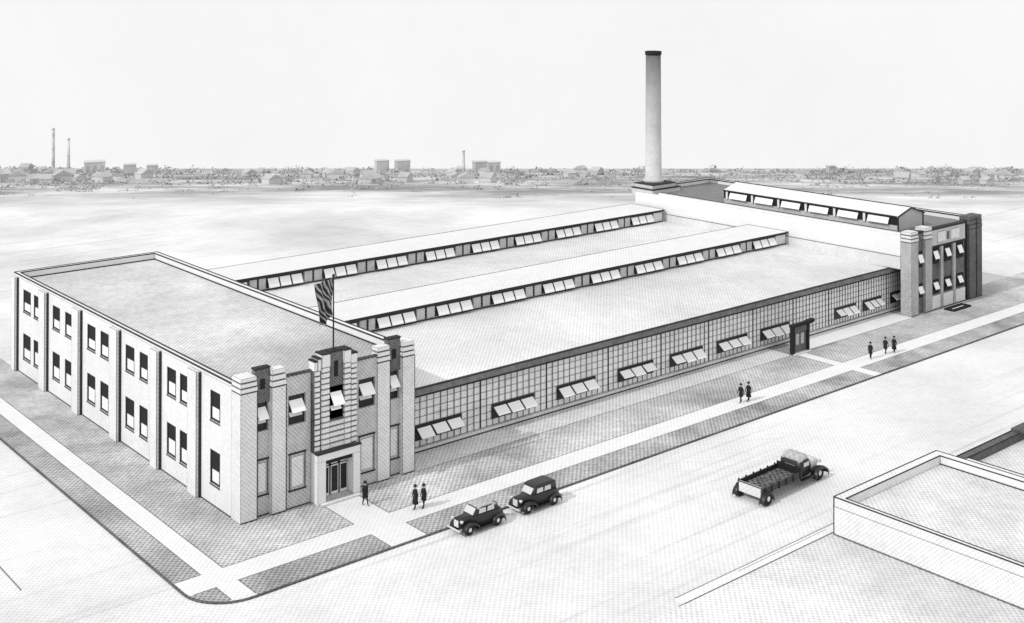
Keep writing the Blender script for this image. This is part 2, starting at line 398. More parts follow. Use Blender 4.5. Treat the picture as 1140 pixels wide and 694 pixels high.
def hung_window(par, fr, u0, u1, z0, z1):
    mb = MB(**fr); mb.box(u0, u1, .10, .16, z0, z1, 'ink')
    b = .07
    mb.box(u0, u0+b, .04, .10, z0, z1, 'dark'); mb.box(u1-b, u1, .04, .10, z0, z1, 'dark'); mb.box(u0+b, u1-b, .04, .10, z1-b, z1, 'dark')
    wn = mb.build('window', par)
    zm = z0 + (z1-z0)*random.uniform(.42, .54)
    mb = MB(**fr); mb.box(u0+.26, u1-.26, .065, .095, z0+.2, zm, 'blind')
    mb.build('blind', wn)
    mb = MB(**fr); mb.box(u0-.04, u1+.04, -.06, -.002, z0-.12, z0-.03, 'brick'); mb.build('sill', wn)
    return wn
def awning_window(par, fr, u0, u1, z0, z1):
    mb = MB(**fr); mb.box(u0, u1, .20, .26, z0, z1, 'glass'); wn = mb.build('window', par)
    h = z1-z0; g = .10*(u1-u0)
    mb = MB(**fr); a = z1-.17*h; b = z1-.52*h
    mb.hull8([(u0+g*.4, -.62, b), (u1-g*1.6, -.62, b), (u1-g*1.6, -.58, b-.03), (u0+g*.4, -.58, b-.03), (u0+g*.4, .12, a), (u1-g*1.6, .12, a), (u1-g*1.6, .16, a), (u0+g*.4, .16, a)], 'sash')
    mb.build('sash', wn)
    mb = MB(**fr); a = z1-.58*h; b = z1-.70*h
    mb.hull8([(u0+g*.4, -.16, b), (u1-g*2.2, -.16, b), (u1-g*2.2, -.12, b), (u0+g*.4, -.12, b), (u0+g*.4, .12, a), (u1-g*2.2, .12, a), (u1-g*2.2, .16, a), (u0+g*.4, .16, a)], 'sash')
    mb.build('sash', wn)
    return wn

# ------------------------------------------------------------------ office building
OW, OL, OH = 17.0, 54.1, 10.9
off = thing('office_building', 'two storey pale office block with flat grey roof and rusticated street entrance', 'building', (0, 0, 0))
wy = [(3.65, 5.4), (9.45, 11.2), (12.0, 13.8), (17.9, 19.7), (20.9, 22.9), (27.0, 29.0), (30.3, 32.4), (36.6, 38.5), (40.0, 42.1), (45.5, 47.9), (48.9, 51.3)]
holes = [(a, b, 7.0, 9.45) for a, b in wy] + [(a, b, 1.75, 4.55) for a, b in wy]
mb = MB(**fr_left()); mb.wall(0, OL, 0, 10.55, holes, 'wall')
mb.face([(OL, 0, 0), (OL, OW, 0), (OL, OW, 10.55), (OL, 0, 10.55)], 'wall'); mb.face([(0, OW, 0), (OL, OW, 0), (OL, OW, 10.55), (0, OW, 10.55)], 'wall')
mb.box(0.02, OL, -.03, 0.0, 0, .07, 'dark')
mb.build('wall', off, normals=False)
for h in holes: hung_window(off, fr_left(), *h)
# pilasters
for y0, y1 in ((7.16, 8.9), (15.03, 16.5), (24.0, 25.8), (33.8, 35.6), (43.4, 45.3), (52.9, 54.1)):
    mb = MB(); mb.box(-.42, -.003, y0, y1, 0, 10.54, 'wall'); mb.box(-.20, -.003, y0-.12, y0-.002, 0, 10.45, 'dark'); mb.box(-.10, -.003, y1+.002, y1+.09, 0, 10.45, 'dark'); mb.box(-.44, -.42, y0-.03, y0+.06, 0, 10.45, 'midline')
    mb.build('pilaster', off)
# parapet and coping
mb = MB()
mb.box(-.04, .38, 1.55, OL, 10.553, 10.9, 'wall'); mb.box(.38, OW-.65, OL-.75, OL, 10.2, 10.9, 'white'); mb.box(OW-.65, OW, 2.0, OL, 10.2, 10.9, 'white'); mb.box(.06, .38, 1.5, OL-.8, 10.2, 10.55, 'wall')
e = .09
for a, b in (((-.08, 1.5, 10.9), (-.08, OL, 10.9)), ((.38, 1.5, 10.9), (.38, OL-.7, 10.9)), ((0, OL, 10.9), (OW, OL, 10.9)), ((.38, OL-.7, 10.92), (OW-.65, OL-.7, 10.92)), ((OW, 2, 10.9), (OW, OL, 10.9)), ((OW-.65, 2, 10.92), (OW-.65, OL-.7, 10.92)),
             ((.38, OL-.78, 10.22), (OW-.65, OL-.78, 10.22)), ((OW-.67, 2, 10.22), (OW-.67, OL-.7, 10.22))):
    mb.bar(a, b, e*1.2, 'dark')
mb.build('parapet', off)
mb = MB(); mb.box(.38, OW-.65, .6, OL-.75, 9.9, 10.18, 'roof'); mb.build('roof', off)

# front facade, left to right
FF = fr_front()
low = [(4.35, 5.95, 6.85, 9.25), (11.2, 12.85, 6.75, 9.2)]
mb = MB(**FF); mb.wall(1.4, 2.75, 0, 9.2, [(1.5, 2.65, 6.85, 9.15)], 'panel', w=.45); mb.wall(4.05, 6.45, 0, 10.9, [low[0]], 'panel', w=.12)
mb.wall(10.65, 13.05, 0, 10.9, [low[1]], 'panel', w=.12); mb.wall(14.35, 15.7, 0, 9.2, [(14.45, 15.6, 6.7, 9.15)], 'panel', w=.45)
mb.box(4.08, 6.44, -.0, .3, 10.9, 11.1, 'coping'); mb.box(10.68, 13.03, -.0, .3, 10.9, 11.1, 'coping')
mb.box(4.08, 6.44, .06, .118, 0, .07, 'dark'); mb.box(10.68, 13.03, .06, .118, 0, .07, 'dark'); mb.box(1.42, 2.74, .39, .448, 0, .07, 'dark'); mb.box(14.36, 15.69, .39, .448, 0, .07, 'dark')
mb.build('facade_wall', off, normals=False)
awning_window(off, dict(O=(0, .12, 0), U=(1, 0, 0), W=(0, 1, 0)), *low[0]); awning_window(off, dict(O=(0, .12, 0), U=(1, 0, 0), W=(0, 1, 0)), *low[1])
for a in ((1.5, 2.65, 6.85, 9.15), (14.45, 15.6, 6.7, 9.15)): awning_window(off, dict(O=(0, .45, 0), U=(1, 0, 0), W=(0, 1, 0)), *a)
# blind lower panels (recessed rectangle with dark reveals)
def blind_panel(u0, u1, z0, z1, w0, t=.10):
    mb = MB(**FF)
    mb.box(u0, u0+t, w0-.05, w0-.004, z0, z1, 'brick'); mb.box(u1-t, u1, w0-.05, w0-.004, z0, z1, 'brick')
    mb.box(u0-.06, u1+.06, w0-.09, w0-.004, z1, z1+t*1.3, 'dark'); mb.box(u0-.06, u1+.06, w0-.12, w0-.004, z0-t, z0, 'dark')
    mb.box(u0+t*2, u1-t*2, w0-.04, w0-.004, z0+.2, z1-.2, 'facade')
    mb.build('blind_window', off)
blind_panel(4.4, 5.95, 1.5, 4.4, .12); blind_panel(1.5, 2.65, 1.7, 4.5, .45); blind_panel(11.2, 12.8, 1.2, 4.3, .12); blind_panel(14.45, 15.6, 1.5, 4.3, .45)
# grey grille panels above the end windows
for u0, u1, zt in ((1.42, 2.73, 11.9), (14.37, 15.68, 12.0)):
    mb = MB(**FF); mb.box(u0, u1, .35, .9, 9.2, zt, 'grille'); mb.box(u0-.05, u1+.05, .3, .95, zt, zt+.14, 'dark')
    mb.box((u0+u1)/2-.2, (u0+u1)/2+.2, .29, .349, 10.3, 11.1, 'ink'); mb.build('grille', off)
# piers with banded caps
def pier(par, u0, u1, zt, w0, w1, k='facade', cap='white', zl=10.3, name='pier', d='dark'):
    mb = MB(**FF); mb.box(u0, u1, w0, w1, 0, zl, k)
    n = 3; h = (zt-zl)/n
    for i in range(n):
        g = .03*i
        mb.box(u0+.03+g, u1-.03-g, w0+.03+g, w1-.03-g, zl+i*h, zl+i*h+.09, d)
        mb.box(u0+g-.03, u1-g+.03, w0+g-.03, w1-g, zl+i*h+.09, zl+(i+1)*h, cap)
    mb.box(u0+.02, u1-.02, w0-.05, w0-.002, 0, .07, 'dark'); mb.box(u1+.002, u1+.10, w0+.06, w0+.16, .08, zl, 'dark')
    mb.build(name, par)
pier(off, -.06, 1.4, 11.55, -.02, 1.6, cap='white')
pier(off, 2.75, 4.05, 11.75, -.02, 1.0)
pier(off, 13.05, 14.35, 11.65, -.02, 1.0)
pier(off, 15.7, 17.0, 11.6, -.02, 1.6)
# rusticated entrance bay
T0 = -.6
mb = MB(**FF)
mb.box(6.5, 10.65, T0+.22, .5, 4.2, 11.3, 'brick')
def courses(u0, u1, z0, z1, w0, n, k='white', gap=.10):
    h = (z1-z0)/n
    for i in range(n): mb.box(u0, u1, w0, T0+.30, z0+i*h+gap/2, z0+(i+1)*h-gap/2, k)
courses(6.5, 7.0, 4.3, 11.0, T0+.12, 15); courses(7.12, 7.86, 4.3, 11.2, T0, 15)
courses(9.3, 9.95, 4.3, 11.2, T0, 15); courses(10.05, 10.65, 4.3, 11.0, T0+.12, 15)
courses(7.86, 9.3, 4.3, 6.6, T0+.02, 5, 'facade')
for u0, u1, z0, z1, w0 in ((6.45, 6.72, 11.0, 11.75, T0+.1), (6.76, 7.05, 11.0, 11.95, T0+.06), (7.12, 7.9, 11.2, 12.25, T0-.03), (9.27, 9.95, 11.2, 12.25, T0-.03), (10.02, 10.65, 11.0, 11.8, T0+.1)):
    mb.box(u0, u1, w0, .45, z0, z1, 'white'); mb.box(u0-.03, u1+.03, w0-.04, .5, z1, z1+.12, 'dark')
mb.box(7.92, 9.25, T0+.2, .4, 9.45, 12.25, 'grille'); mb.box(7.9, 9.27, T0+.15, .45, 12.25, 12.4, 'dark'); mb.box(8.4, 8.75, T0+.15, T0+.199, 10.2, 11.5, 'ink')
mb.build('entrance_tower', off)
awning_window(off, dict(O=(0, T0+.02, 0), U=(1, 0, 0), W=(0, 1, 0)), 7.9, 9.26, 6.7, 9.4)
# doorway
mb = MB(**FF)
mb.box(6.5, 7.3, T0-.35, .3, 0, 3.55, 'white'); mb.box(9.95, 10.7, T0-.35, .3, 0, 3.55, 'white'); mb.box(6.5, 10.7, T0-.35, .3, 3.55, 4.15, 'white')
mb.box(6.42, 10.78, T0-.40, T0, 4.15, 4.25, 'dark')
mb.box(6.7, 10.5, T0-.85, T0-.353, .01, .14, 'white'); mb.box(7.3, 9.95, T0-.349, .3, .0, .24, 'panel')
mb.build('door_surround', off)
mb = MB(**FF); mb.box(7.303, 9.947, .0, .06, .243, 3.547, 'glass'); mb.box(7.31, 9.94, T0-.2, -.005, 3.2, 3.54, 'ink'); dr = mb.build('doorway', off)
for i, (a, b) in enumerate(((7.36, 8.1), (8.25, 9.0), (9.15, 9.9))):
    mb = MB(**FF)
    mb.box(a, b, -.10, -.04, .25, 2.55, 'glass')
    for q in (a, b-.07): mb.box(q, q+.07, -.14, -.101, .25, 2.6, 'blind')
    mb.box(a, b, -.14, -.101, 2.6, 2.72, 'blind'); mb.box(a+.07, b-.07, -.14, -.101, .26, .5, 'blind')
    mb.build('door', dr)
    mb = MB(**FF); mb.box(a+.05, b-.05, -.11, -.05, 2.8, 3.12, 'blind'); mb.build('transom', dr)

# flag and flagpole
fp = thing('flagpole', 'slender dark flagpole rising from the rusticated entrance of the office block', 'flagpole', (8.45, -.2, 12.4))
mb = MB(); mb.lathe([(.16, -1), (.16, .1), (.075, .15), (.05, 6.1)], 'dark', 10); mb.build('pole', fp)
mb = MB(); mb.lathe([(.0, 6.08), (.11, 6.15), (.14, 6.24), (.1, 6.34), (0, 6.4)], 'dark', 10); mb.build('finial', fp)
mb = MB()
rows = []
nU, nV = 26, 22
for j in range(nV+1):
    v = j/nV; r = []
    for i in range(nU+1):
        u = i/nU
        # cloth hangs limp: gathered at the hoist, drooping to a point at the fly
        wd = 1.7*(1-.22*v)
        x = -u*wd + .06*math.sin(7*v+4*u); y = .26*math.sin(u*15+v*2.2)*(.35+.65*u)*(.5+.5*v)
        zz = -v*(3.1 + .75*u) - .28*u*u + .14*math.sin(u*9)*v
        r.append((x, y, zz))
    rows.append(r)
mb.grid(rows, 'flag'); fo = mb.build('flag', None, normals=False, loc=(8.38, -.2, 18.4)); tag(fo, 'limp striped flag hanging from the pole above the office entrance', 'flag')

# ------------------------------------------------------------------ factory hall
fac = thing('factory_hall', 'long single storey factory hall with glazed street wall and two raised roof lights', 'building', (17, 3.37, 0))
fac.location = (0, 0, 0)
YF, ZE, ZR = 3.37, 5.95, 6.6
FW = fr_front(YF)
posts = [18.6, 27.4, 36.0, 44.8, 53.0, 61.0, 69.0, 76.8, 84.2, 90.8, 97.2, 103.0]
mb = MB(**FW)
mb.box(17.1, 103, 0, .35, 0, .42, 'facade'); mb.box(17.1, 103, -.06, -.002, 0, .09, 'dark')
mb.box(17.1, 103, .25, .35, .42, 5.3, 'glaze')
mb.box(17.1, 97.4, .35, 50, 0, 5.3, 'facade')
mb.build('wall', fac)
mb = MB(**FW); mb.box(17.1, 103, -.35, .6, 5.38, 5.95, 'fascia'); mb.box(17.1, 103, -.30, .3, 5.2, 5.375, 'ink'); mb.box(17.1, 103, -.40, -.05, 5.953, 6.03, 'dark'); mb.build('eave', fac)  # black strip under the fascia stands in for the eave's shadow line
mb = MB(); mb.hull8([(17.05, YF+.0, 5.5), (97.5, YF+.0, 5.5), (97.5, 20.1, 5.5), (17.05, 20.1, 5.5), (17.05, YF+.0, ZE), (97.5, YF+.0, ZE), (97.5, 20.1, ZR), (17.05, 20.1, ZR)], 'roof2')
mb.box(17.05, 97.5, 20.1, 53.3, 5.5, ZR, 'roof2'); mb.build('roof', fac)
for i in range(11):
    a, b = posts[i], posts[i+1]
    # bay of steel glazing bars
    mb = MB(**FW)
    n = 11; st = (b-a)/n
    for k in range(n+1):
        wdt = .12 if k in (0, n) else random.choice((.035, .05, .08))
        if k == n and i < 10: continue
        mb.box(a+k*st-wdt/2, a+k*st+wdt/2, .17, .246, .42, 5.3, 'dark' if k == 0 else 'bars')
    zz = .42
    while zz < 5.1:
        mb.box(a+.08, b-.08, .19, .243, zz, zz+.035, 'bars'); zz += .68
    win = mb.build('window', fac)
    if i == 6: rng_ = [(a+.6, a+2.4)]
    else: rng_ = None
    o0 = a+1.5; sw = 1.75
    if i == 0: o0 = 19.7
    if i >= 7: sw = 1.45; o0 = a+1.3
    nS = 3 
    if i == 7: nS = 0
    if i == 9: nS = 3; sw = 1.3; o0 = 91.8
    if i == 10: nS = 3; sw = 1.3; o0 = 98.2
    if nS == 0: continue
    mb = MB(**FW); mb.box(o0-.15, o0+nS*sw+.1, .10, .169, 1.05, 2.45, 'glass'); mb.build('opening', win)
    for k in range(nS):
        mb = MB(**FW); u0 = o0+k*sw+.05; u1 = u0+sw-.22; dz = random.uniform(-.12, .10)
        mb.hull8([(u0, -.80+dz*.4, 1.55+dz), (u1, -.80+dz*.4, 1.55+dz), (u1, -.76+dz*.4, 1.51+dz), (u0, -.76+dz*.4, 1.51+dz), (u0, .03, 2.2), (u1, .03, 2.2), (u1, .08, 2.17), (u0, .08, 2.17)], 'sash')
        mb.build('sash', win)
# raised roof monitors
def monitor(y0, y1, z0, z1, x0, x1, groups):
    mb = MB(); 
    mb.box(x0, x1, y0, y1, z0, z1-.12, 'facade'); mb.box(x0, x1+.2, y0-.3, y1+.1, z1-.117, z1, 'monroof')
    mb.box(x0, x1+.2, y0-.36, y0-.303, z1-.2, z1+.03, 'dark'); mb.box(x0, x1+.2, y1+.1, y1+.17, z1-.10, z1+.03, 'dark'); mb.box(x1+.2, x1+.27, y0-.3, y1+.1, z1-.12, z1+.03, 'dark')
    mb.box(x0, x1, y0-.12, y0-.003, z0+.02, z0+.12, 'dark')
    mb.box(x0, x1, y0-.08, y0-.003, z1-.36, z1-.20, 'dark')
    mo = mb.build('roof_monitor', fac)
    H = z1-z0; zb, zt = z0+.22, z1-.36
    for g0, g1, n in groups:
        mb = MB(O=(0, y0, 0)); mb.box(g0, g1, -.06, -.003, zb, zt, 'glass'); wd = (g1-g0-.3)/n
        for k in range(n):
            u0 = g0+.12+k*wd+.04; u1 = u0+wd-.2
            mb.hull8([(u0+.02, -.62, zb+.16), (u1, -.62, zb+.16), (u1, -.58, zb+.12), (u0, -.58, zb+.12), (u0, -.10, zt-.12), (u1, -.10, zt-.12), (u1, -.07, zt-.14), (u0, -.07, zt-.14)], 'sash')
        mb.build('window', mo)
    for (a, b) in zip(groups[:-1], groups[1:]):
        c = (a[1]+b[0])/2
        mb = MB(O=(0, y0, 0))
        mb.box(a[1]+.08, c-.12, -.10, -.003, zb, zt, 'panel'); mb.box(c+.12, b[0]-.08, -.10, -.003, zb, zt, 'panel'); mb.box(c-.08, c+.08, -.14, -.003, zb, zt, 'dark')
        mb.build('pier', mo)
gs = [(27.2+8.05*i - 1.5*(i == 0), 27.2+8.05*i+5.4, 3) for i in range(-1, 9)]
gs = [(19.4, 24.2, 3)] + [(26.3+7.9*i, 26.3+7.9*i+5.3, 3) for i in range(9)]
monitor(20.1, 26.9, ZR+.003, 8.4, 17.05, 97.2, gs)
gs2 = [(19.0, 24.0, 3)] + [(26.3+7.9*i, 26.3+7.9*i+5.2, 3) for i in range(9)]
monitor(43.8, 50.8, ZR+.003, 8.5, 17.05, 96.8, gs2)
# vestibule
V0, V1, VY = 71.5, 74.75, -.35
ve = MB(); ve.box(V0, V0+.4, VY, VY+.45, 0, 3.2, 'ink'); ve.box(V1-.4, V1, VY, VY+.45, 0, 3.2, 'ink'); ve.box(V0-.1, V1+.1, VY-.05, VY+.5, 3.2, 3.5, 'ink')
ve.hull8([(V1-.5, VY-.1, 3.1), (V1+.9, VY-.1, 3.3), (V1+.9, VY+.5, 3.3), (V1-.5, VY+.5, 3.1), (V1-.5, VY-.1, 3.52), (V1+.9, VY-.1, 3.65), (V1+.9, VY+.5, 3.65), (V1-.5, VY+.5, 3.52)], 'ink')
ve.box(V0+.4, V1-.4, VY+.1, VY+.4, 2.5, 3.2, 'brick')
vo = ve.build('entrance_portal', fac)
ve = MB(); ve.box(V0+.403, V1-.403, VY+.2, VY+.28, .12, 2.497, 'brick'); ve.box(V0+.75, V0+1.4, VY+.16, VY+.199, 1.0, 2.3, 'pwpier'); ve.box(V0+1.75, V0+2.4, VY+.16, VY+.199, 1.0, 2.3, 'pwpier'); ve.build('door', vo)
ve = MB(); ve.box(V0, V1, VY-.4, VY-.003, 0, .1, 'white'); ve.box(V0+.403, V1-.403, VY+.003, VY+.3, 0, .117, 'white'); ve.build('step', vo)

# ------------------------------------------------------------------ powerhouse
pw = thing('powerhouse_building', 'tall end block at the far right of the factory with dark windowed street front', 'building', (0, 0, 0))
X2, X3, PL, PH = 97.5, 115.7, 50.4, 11.0
mb = MB(); mb.box(X2, X2+.45, 4.2, PL, 0, 6.05, 'white'); mb.box(X2, X2+.45, 1.6, PL, 6.05, 10.55, 'white'); mb.box(X2+.45, X3-.45, 4.2, 4.5, 0, 6.05, 'white'); mb.box(X3-.45, X3, 1.6, PL, 0, 10.55, 'wall'); mb.box(X2+.45, X3-.45, PL-.45, PL, 0, 10.55, 'wall')
mb.box(X3-.5, X3+.0, 1.6, PL, 10.55, 11.0, 'white'); mb.box(X2, X2+.45, 1.6, PL-5.2, 10.55, 10.9, 'white'); mb.box(X2+6.8, X3-.5, PL-.5, PL, 10.55, 11.0, 'white')
mb.box(X3-.9, X3-.503, 1.6, PL-.5, 10.3, 10.98, 'white'); mb.box(X2+6.8, X3-.9, PL-.9, PL-.503, 10.3, 10.98, 'white')
for a, b in (((X3, 1.6, 11.02), (X3, PL, 11.02)), ((X2+6.8, PL, 11.02), (X3, PL, 11.02)), ((X2+.4, 1.6, 10.92), (X2+.4, PL-5.2, 10.92)), ((X3-.9, 1.6, 10.98), (X3-.9, PL-.9, 10.98)), ((X2+6.8, PL-.9, 10.98), (X3-.9, PL-.9, 10.98))):
    mb.bar(a, b, .13, 'dark')
mb.build('wall', pw)
mb = MB(); mb.box(X2-.12, X2-.003, 1.6, 53, 6.06, 7.7, 'roof2'); mb.box(X2-.15, X2-.003, 1.6, 53, 7.7, 7.76, 'midline'); mb.build('flashing', pw)
mb = MB(); mb.box(X2+.45, X3-.9, .6, PL-.9, 10.0, 10.4, 'roof3'); mb.build('roof', pw)
# long gabled roof light on the powerhouse
mb = MB(); G0, G1, GY0, GY1 = 100.6, 106.8, 3.9, 34.3
zb, zw, zr = 10.4, 12.35, 13.2
prof = [(G0, zb), (G1, zb), (G1, 12.2), ((G0+G1)/2, zr), (G0, zw)]
mb.prism([(a, b) for a, b in prof], GY0, GY1, 'panel')
mm = (G0+G1)/2
mb.hull8([(G0-.2, GY0-.15, zw-.08), (mm, GY0-.15, zr+.0), (mm, GY1, zr), (G0-.2, GY1, zw-.08), (G0-.2, GY0-.15, zw+.04), (mm, GY0-.15, zr+.13), (mm, GY1, zr+.13), (G0-.2, GY1, zw+.04)], 'monroof')
mb.hull8([(mm, GY0-.15, zr), (G1+.2, GY0-.15, 12.1), (G1+.2, GY1, 12.1), (mm, GY1, zr), (mm, GY0-.15, zr+.13), (G1+.2, GY0-.15, 12.24), (G1+.2, GY1, 12.24), (mm, GY1, zr+.13)], 'monroof')
for a, b in (((G0-.22, GY0-.17, zw), (mm, GY0-.17, zr+.08)), ((mm, GY0-.17, zr+.08), (G1+.22, GY0-.17, 12.2)), ((G0-.22, GY0, zw), (G0-.22, GY1, zw)), ((mm, GY0, zr+.13), (mm, GY1, zr+.13)), ((G0, GY0-.02, zb), (G0, GY0-.02, zw)), ((G1, GY0-.02, zb), (G1, GY0-.02, 12.2))):
    mb.bar(a, b, .16, 'dark')
mb.box(G0-.06, G0-.003, GY0, GY1, zb+.75, zw-.05, 'ink')
mo = mb.build('roof_monitor', pw)
for i in range(6):
    y0 = 5.2+4.9*i
    mb = MB(); mb.hull8([(G0-.5, y0, 11.25), (G0-.5, y0+3.3, 11.25), (G0-.44, y0+3.3, 11.23), (G0-.44, y0, 11.23), (G0-.12, y0, 12.08), (G0-.12, y0+3.3, 12.08), (G0-.07, y0+3.3, 12.08), (G0-.07, y0, 12.08)], 'sash'); mb.build('sash', mo)
    mb = MB(); mb.box(G0-.16, G0-.063, y0+3.75, y0+4.15, zb+.6, zw-.1, 'white'); mb.build('pier', mo)
# street front
Dk = 'brick'
mb = MB(**FF)
mb.box(99.2, 100.9, .35, .8, 0, 10.7, 'grille'); mb.box(102.6, 111.4, .3, .8, 0, 8.55, 'brick'); mb.box(102.6, 111.4, .15, .8, 8.55, 10.75, 'panel'); mb.box(111.4, 112.3, .4, .8, 0, 10.9, 'ink')
mb.box(102.6, 111.4, .05, .85, 10.75, 11.0, 'dark'); mb.box(102.6, 111.4, .05, .148, 8.4, 8.6, 'dark'); mb.box(99.2, 100.9, .2, .85, 10.7, 10.95, 'dark')
mb.box(102.7, 111.3, .1, .298, 0, 1.9, 'facade'); mb.box(102.6, 112.3, .0, .097, 0, .09, 'dark')
mb.build('facade_wall', pw)
for a, b, zt in ((97.5, 99.2, 11.1), (100.9, 102.6, 11.3)): pier(pw, a, b, zt, -.02, 1.6, zl=9.7, k='pwpier', cap='facade')
for a, b, zt in ((112.3, 114.0, 11.5), (114.35, 115.7, 11.5)): pier(pw, a, b, zt, -.02, 1.6, zl=9.7, k='brick', cap='brick', d='ink')  # right piers in a darker grey, their shaded look put into the colour
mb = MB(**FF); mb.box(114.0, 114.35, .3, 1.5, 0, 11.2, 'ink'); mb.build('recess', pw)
for a, b in ((104.9, 105.55), (108.1, 108.75)):
    mb = MB(**FF); mb.box(a, b, .05, .297, 0, 8.4, 'pwpier'); mb.build('mullion', pw)
for (a, b) in ((102.95, 104.7), (105.75, 107.9), (108.95, 111.1), (99.4, 100.7)):
    for z0, z1 in ((2.1, 4.0), (6.1, 8.3)):
        mb = MB(**FF); wv = .297 if a > 102 else .347
        mb.box(a, b, wv-.05, wv, z0, z1, 'ink'); wn = mb.build('window', pw)
        mb = MB(**FF); c = (a+b)/2; hh = (z1-z0)
        mb.hull8([(c-.62, wv-.5, z0+.35*hh), (c+.5, wv-.5, z0+.35*hh), (c+.5, wv-.46, z0+.33*hh), (c-.62, wv-.46, z0+.33*hh), (c-.62, wv-.12, z1-.2*hh), (c+.5, wv-.12, z1-.2*hh), (c+.5, wv-.07, z1-.2*hh), (c-.62, wv-.07, z1-.2*hh)], 'sash'); mb.build('sash', wn)
mb = MB(**FF)
mb.box(104.2, 106.3, .09, .148, 8.95, 10.35, 'facade'); mb.box(107.6, 109.9, .09, .148, 8.95, 10.35, 'facade'); mb.box(106.6, 107.2, .09, .148, 9.1, 10.2, 'midline'); mb.build('name_panel', pw)

# chimney
ch = thing('factory_chimney', 'tall round smokestack, sooty towards its top, at the back corner of the powerhouse', 'chimney', (101.0, 49.6, 0))
mb = MB(); mb.box(-3.4, 3.2, -3.0, 1.6, 9.8, 11.05, 'chim'); mb.box(-3.5, 3.3, -3.1, 1.7, 11.05, 11.2, 'dark'); mb.box(-3.0, 2.6, -2.6, 1.4, 11.2, 11.75, 'chim'); mb.box(-3.05, 2.7, -2.7, 1.5, 11.75, 11.88, 'dark'); mb.build('plinth', ch)
mb = MB(); mb.lathe([(1.75, 11.88), (1.75, 12.3), (1.36, 12.45), (1.30, 20), (1.24, 32.9)], 'stack', 40); mb.build('shaft', ch)
mb = MB(); mb.lathe([(1.28, 32.75), (1.36, 32.9), (1.38, 33.4), (1.1, 33.45), (1.05, 32.95)], 'ink', 40); mb.build('rim', ch)

# hatch in the lawn before the powerhouse
ha = thing('cellar_hatch', 'small dark cellar hatch set in the lawn before the end block', 'hatch', (106.5, -1.5, 0))
mb = MB(); mb.box(-2.2, 2.2, -.75, -.65, 0, .22, 'ink'); mb.box(-2.2, 2.2, .65, .75, 0, .22, 'ink'); mb.box(-2.2, -2.1, -.65, .65, 0, .22, 'ink'); mb.box(2.1, 2.2, -.65, .65, 0, .22, 'ink'); mb.build('frame', ha)
mb = MB(); mb.box(-2.09, -.05, -.64, .64, .0, .12, 'ink'); mb.box(.05, 2.09, -.64, .64, .0, .12, 'ink'); mb.box(-1.4, 1.4, -.1, .1, .123, .15, 'blind'); mb.build('lid', ha)

# ------------------------------------------------------------------ neighbouring low buildings (lower right)
nb = thing('corner_building', 'low flat roofed building with raised white parapet at the near right corner', 'building', (0, 0, 0))
ax, ay, bx, by, zt = 34.6, -31.75, 49.6, -80.0, 2.95
mb = MB(); mb.box(ax, bx, by, ay, -.03, 2.2, 'wall'); mb.box(ax-.03, bx, ay, ay+.03, -.03, .06, 'dark'); mb.box(ax-.04, ax, by, ay+.03, -.03, .05, 'midline'); mb.build('wall', nb)
mb = MB(); t = .85
mb.box(ax, bx, ay-t, ay, 2.2, zt, 'wall'); mb.box(ax, ax+.4, by, ay-t, 2.2, zt, 'wall'); mb.box(bx-t, bx, by, ay-t, 2.2, zt, 'white')
for a, b in (((ax, ay, zt), (bx, ay, zt)), ((ax+.35, ay-t, zt+.01), (bx-t, ay-t, zt+.01)), ((ax, ay, zt), (ax, by, zt)), ((ax+.4, ay-t, zt), (ax+.4, by, zt)), ((bx, ay, zt), (bx, by, zt)), ((bx-t, ay-t, zt), (bx-t, by, zt)), ((bx-t-.02, ay-t, 2.25), (bx-t-.02, by, 2.25)), ((ax, ay, 0), (ax, ay, zt))):
    mb.bar(a, b, .07, 'dark')
mb.build('parapet', nb)
M['nroof'] = mat('pale_roof', 0.72, 0.22, 0.2, bscale=0.2)
mb = MB(); mb.box(ax+.4, bx-t, by, ay-t, 2.0, 2.22, 'nroof'); mb.build('roof', nb)
nb2 = thing('neighbouring_building', 'second low flat roofed building with dark parapet edge at the right frame edge', 'building', (0, 0, 0))
ax, bx, ay = 50.0, 72.0, -33.4
mb = MB(); mb.box(ax, bx, by, ay, -.03, 2.0, 'wall'); mb.build('wall', nb2)
mb = MB(); mb.box(ax, bx, ay-.8, ay, 2.0, 2.8, 'brick'); mb.box(ax+.003, ax+.5, by, ay-.8, 2.0, 2.8, 'wall'); mb.box(59.5, bx, ay-1.1, ay+.06, 2.8, 3.05, 'brick')
for a, b in (((ax, ay, 2.82), (bx, ay, 2.82)), ((ax+.2, ay-.8, 2.82), (bx, ay-.8, 2.82)), ((ax+.5, ay-.8, 2.8), (ax+.5, by, 2.8))): mb.bar(a, b, .08, 'dark')
mb.build('parapet', nb2)
mb = MB(); mb.box(ax+.5, bx, by, ay-.8, 1.9, 2.1, 'nroof'); mb.build('roof', nb2)

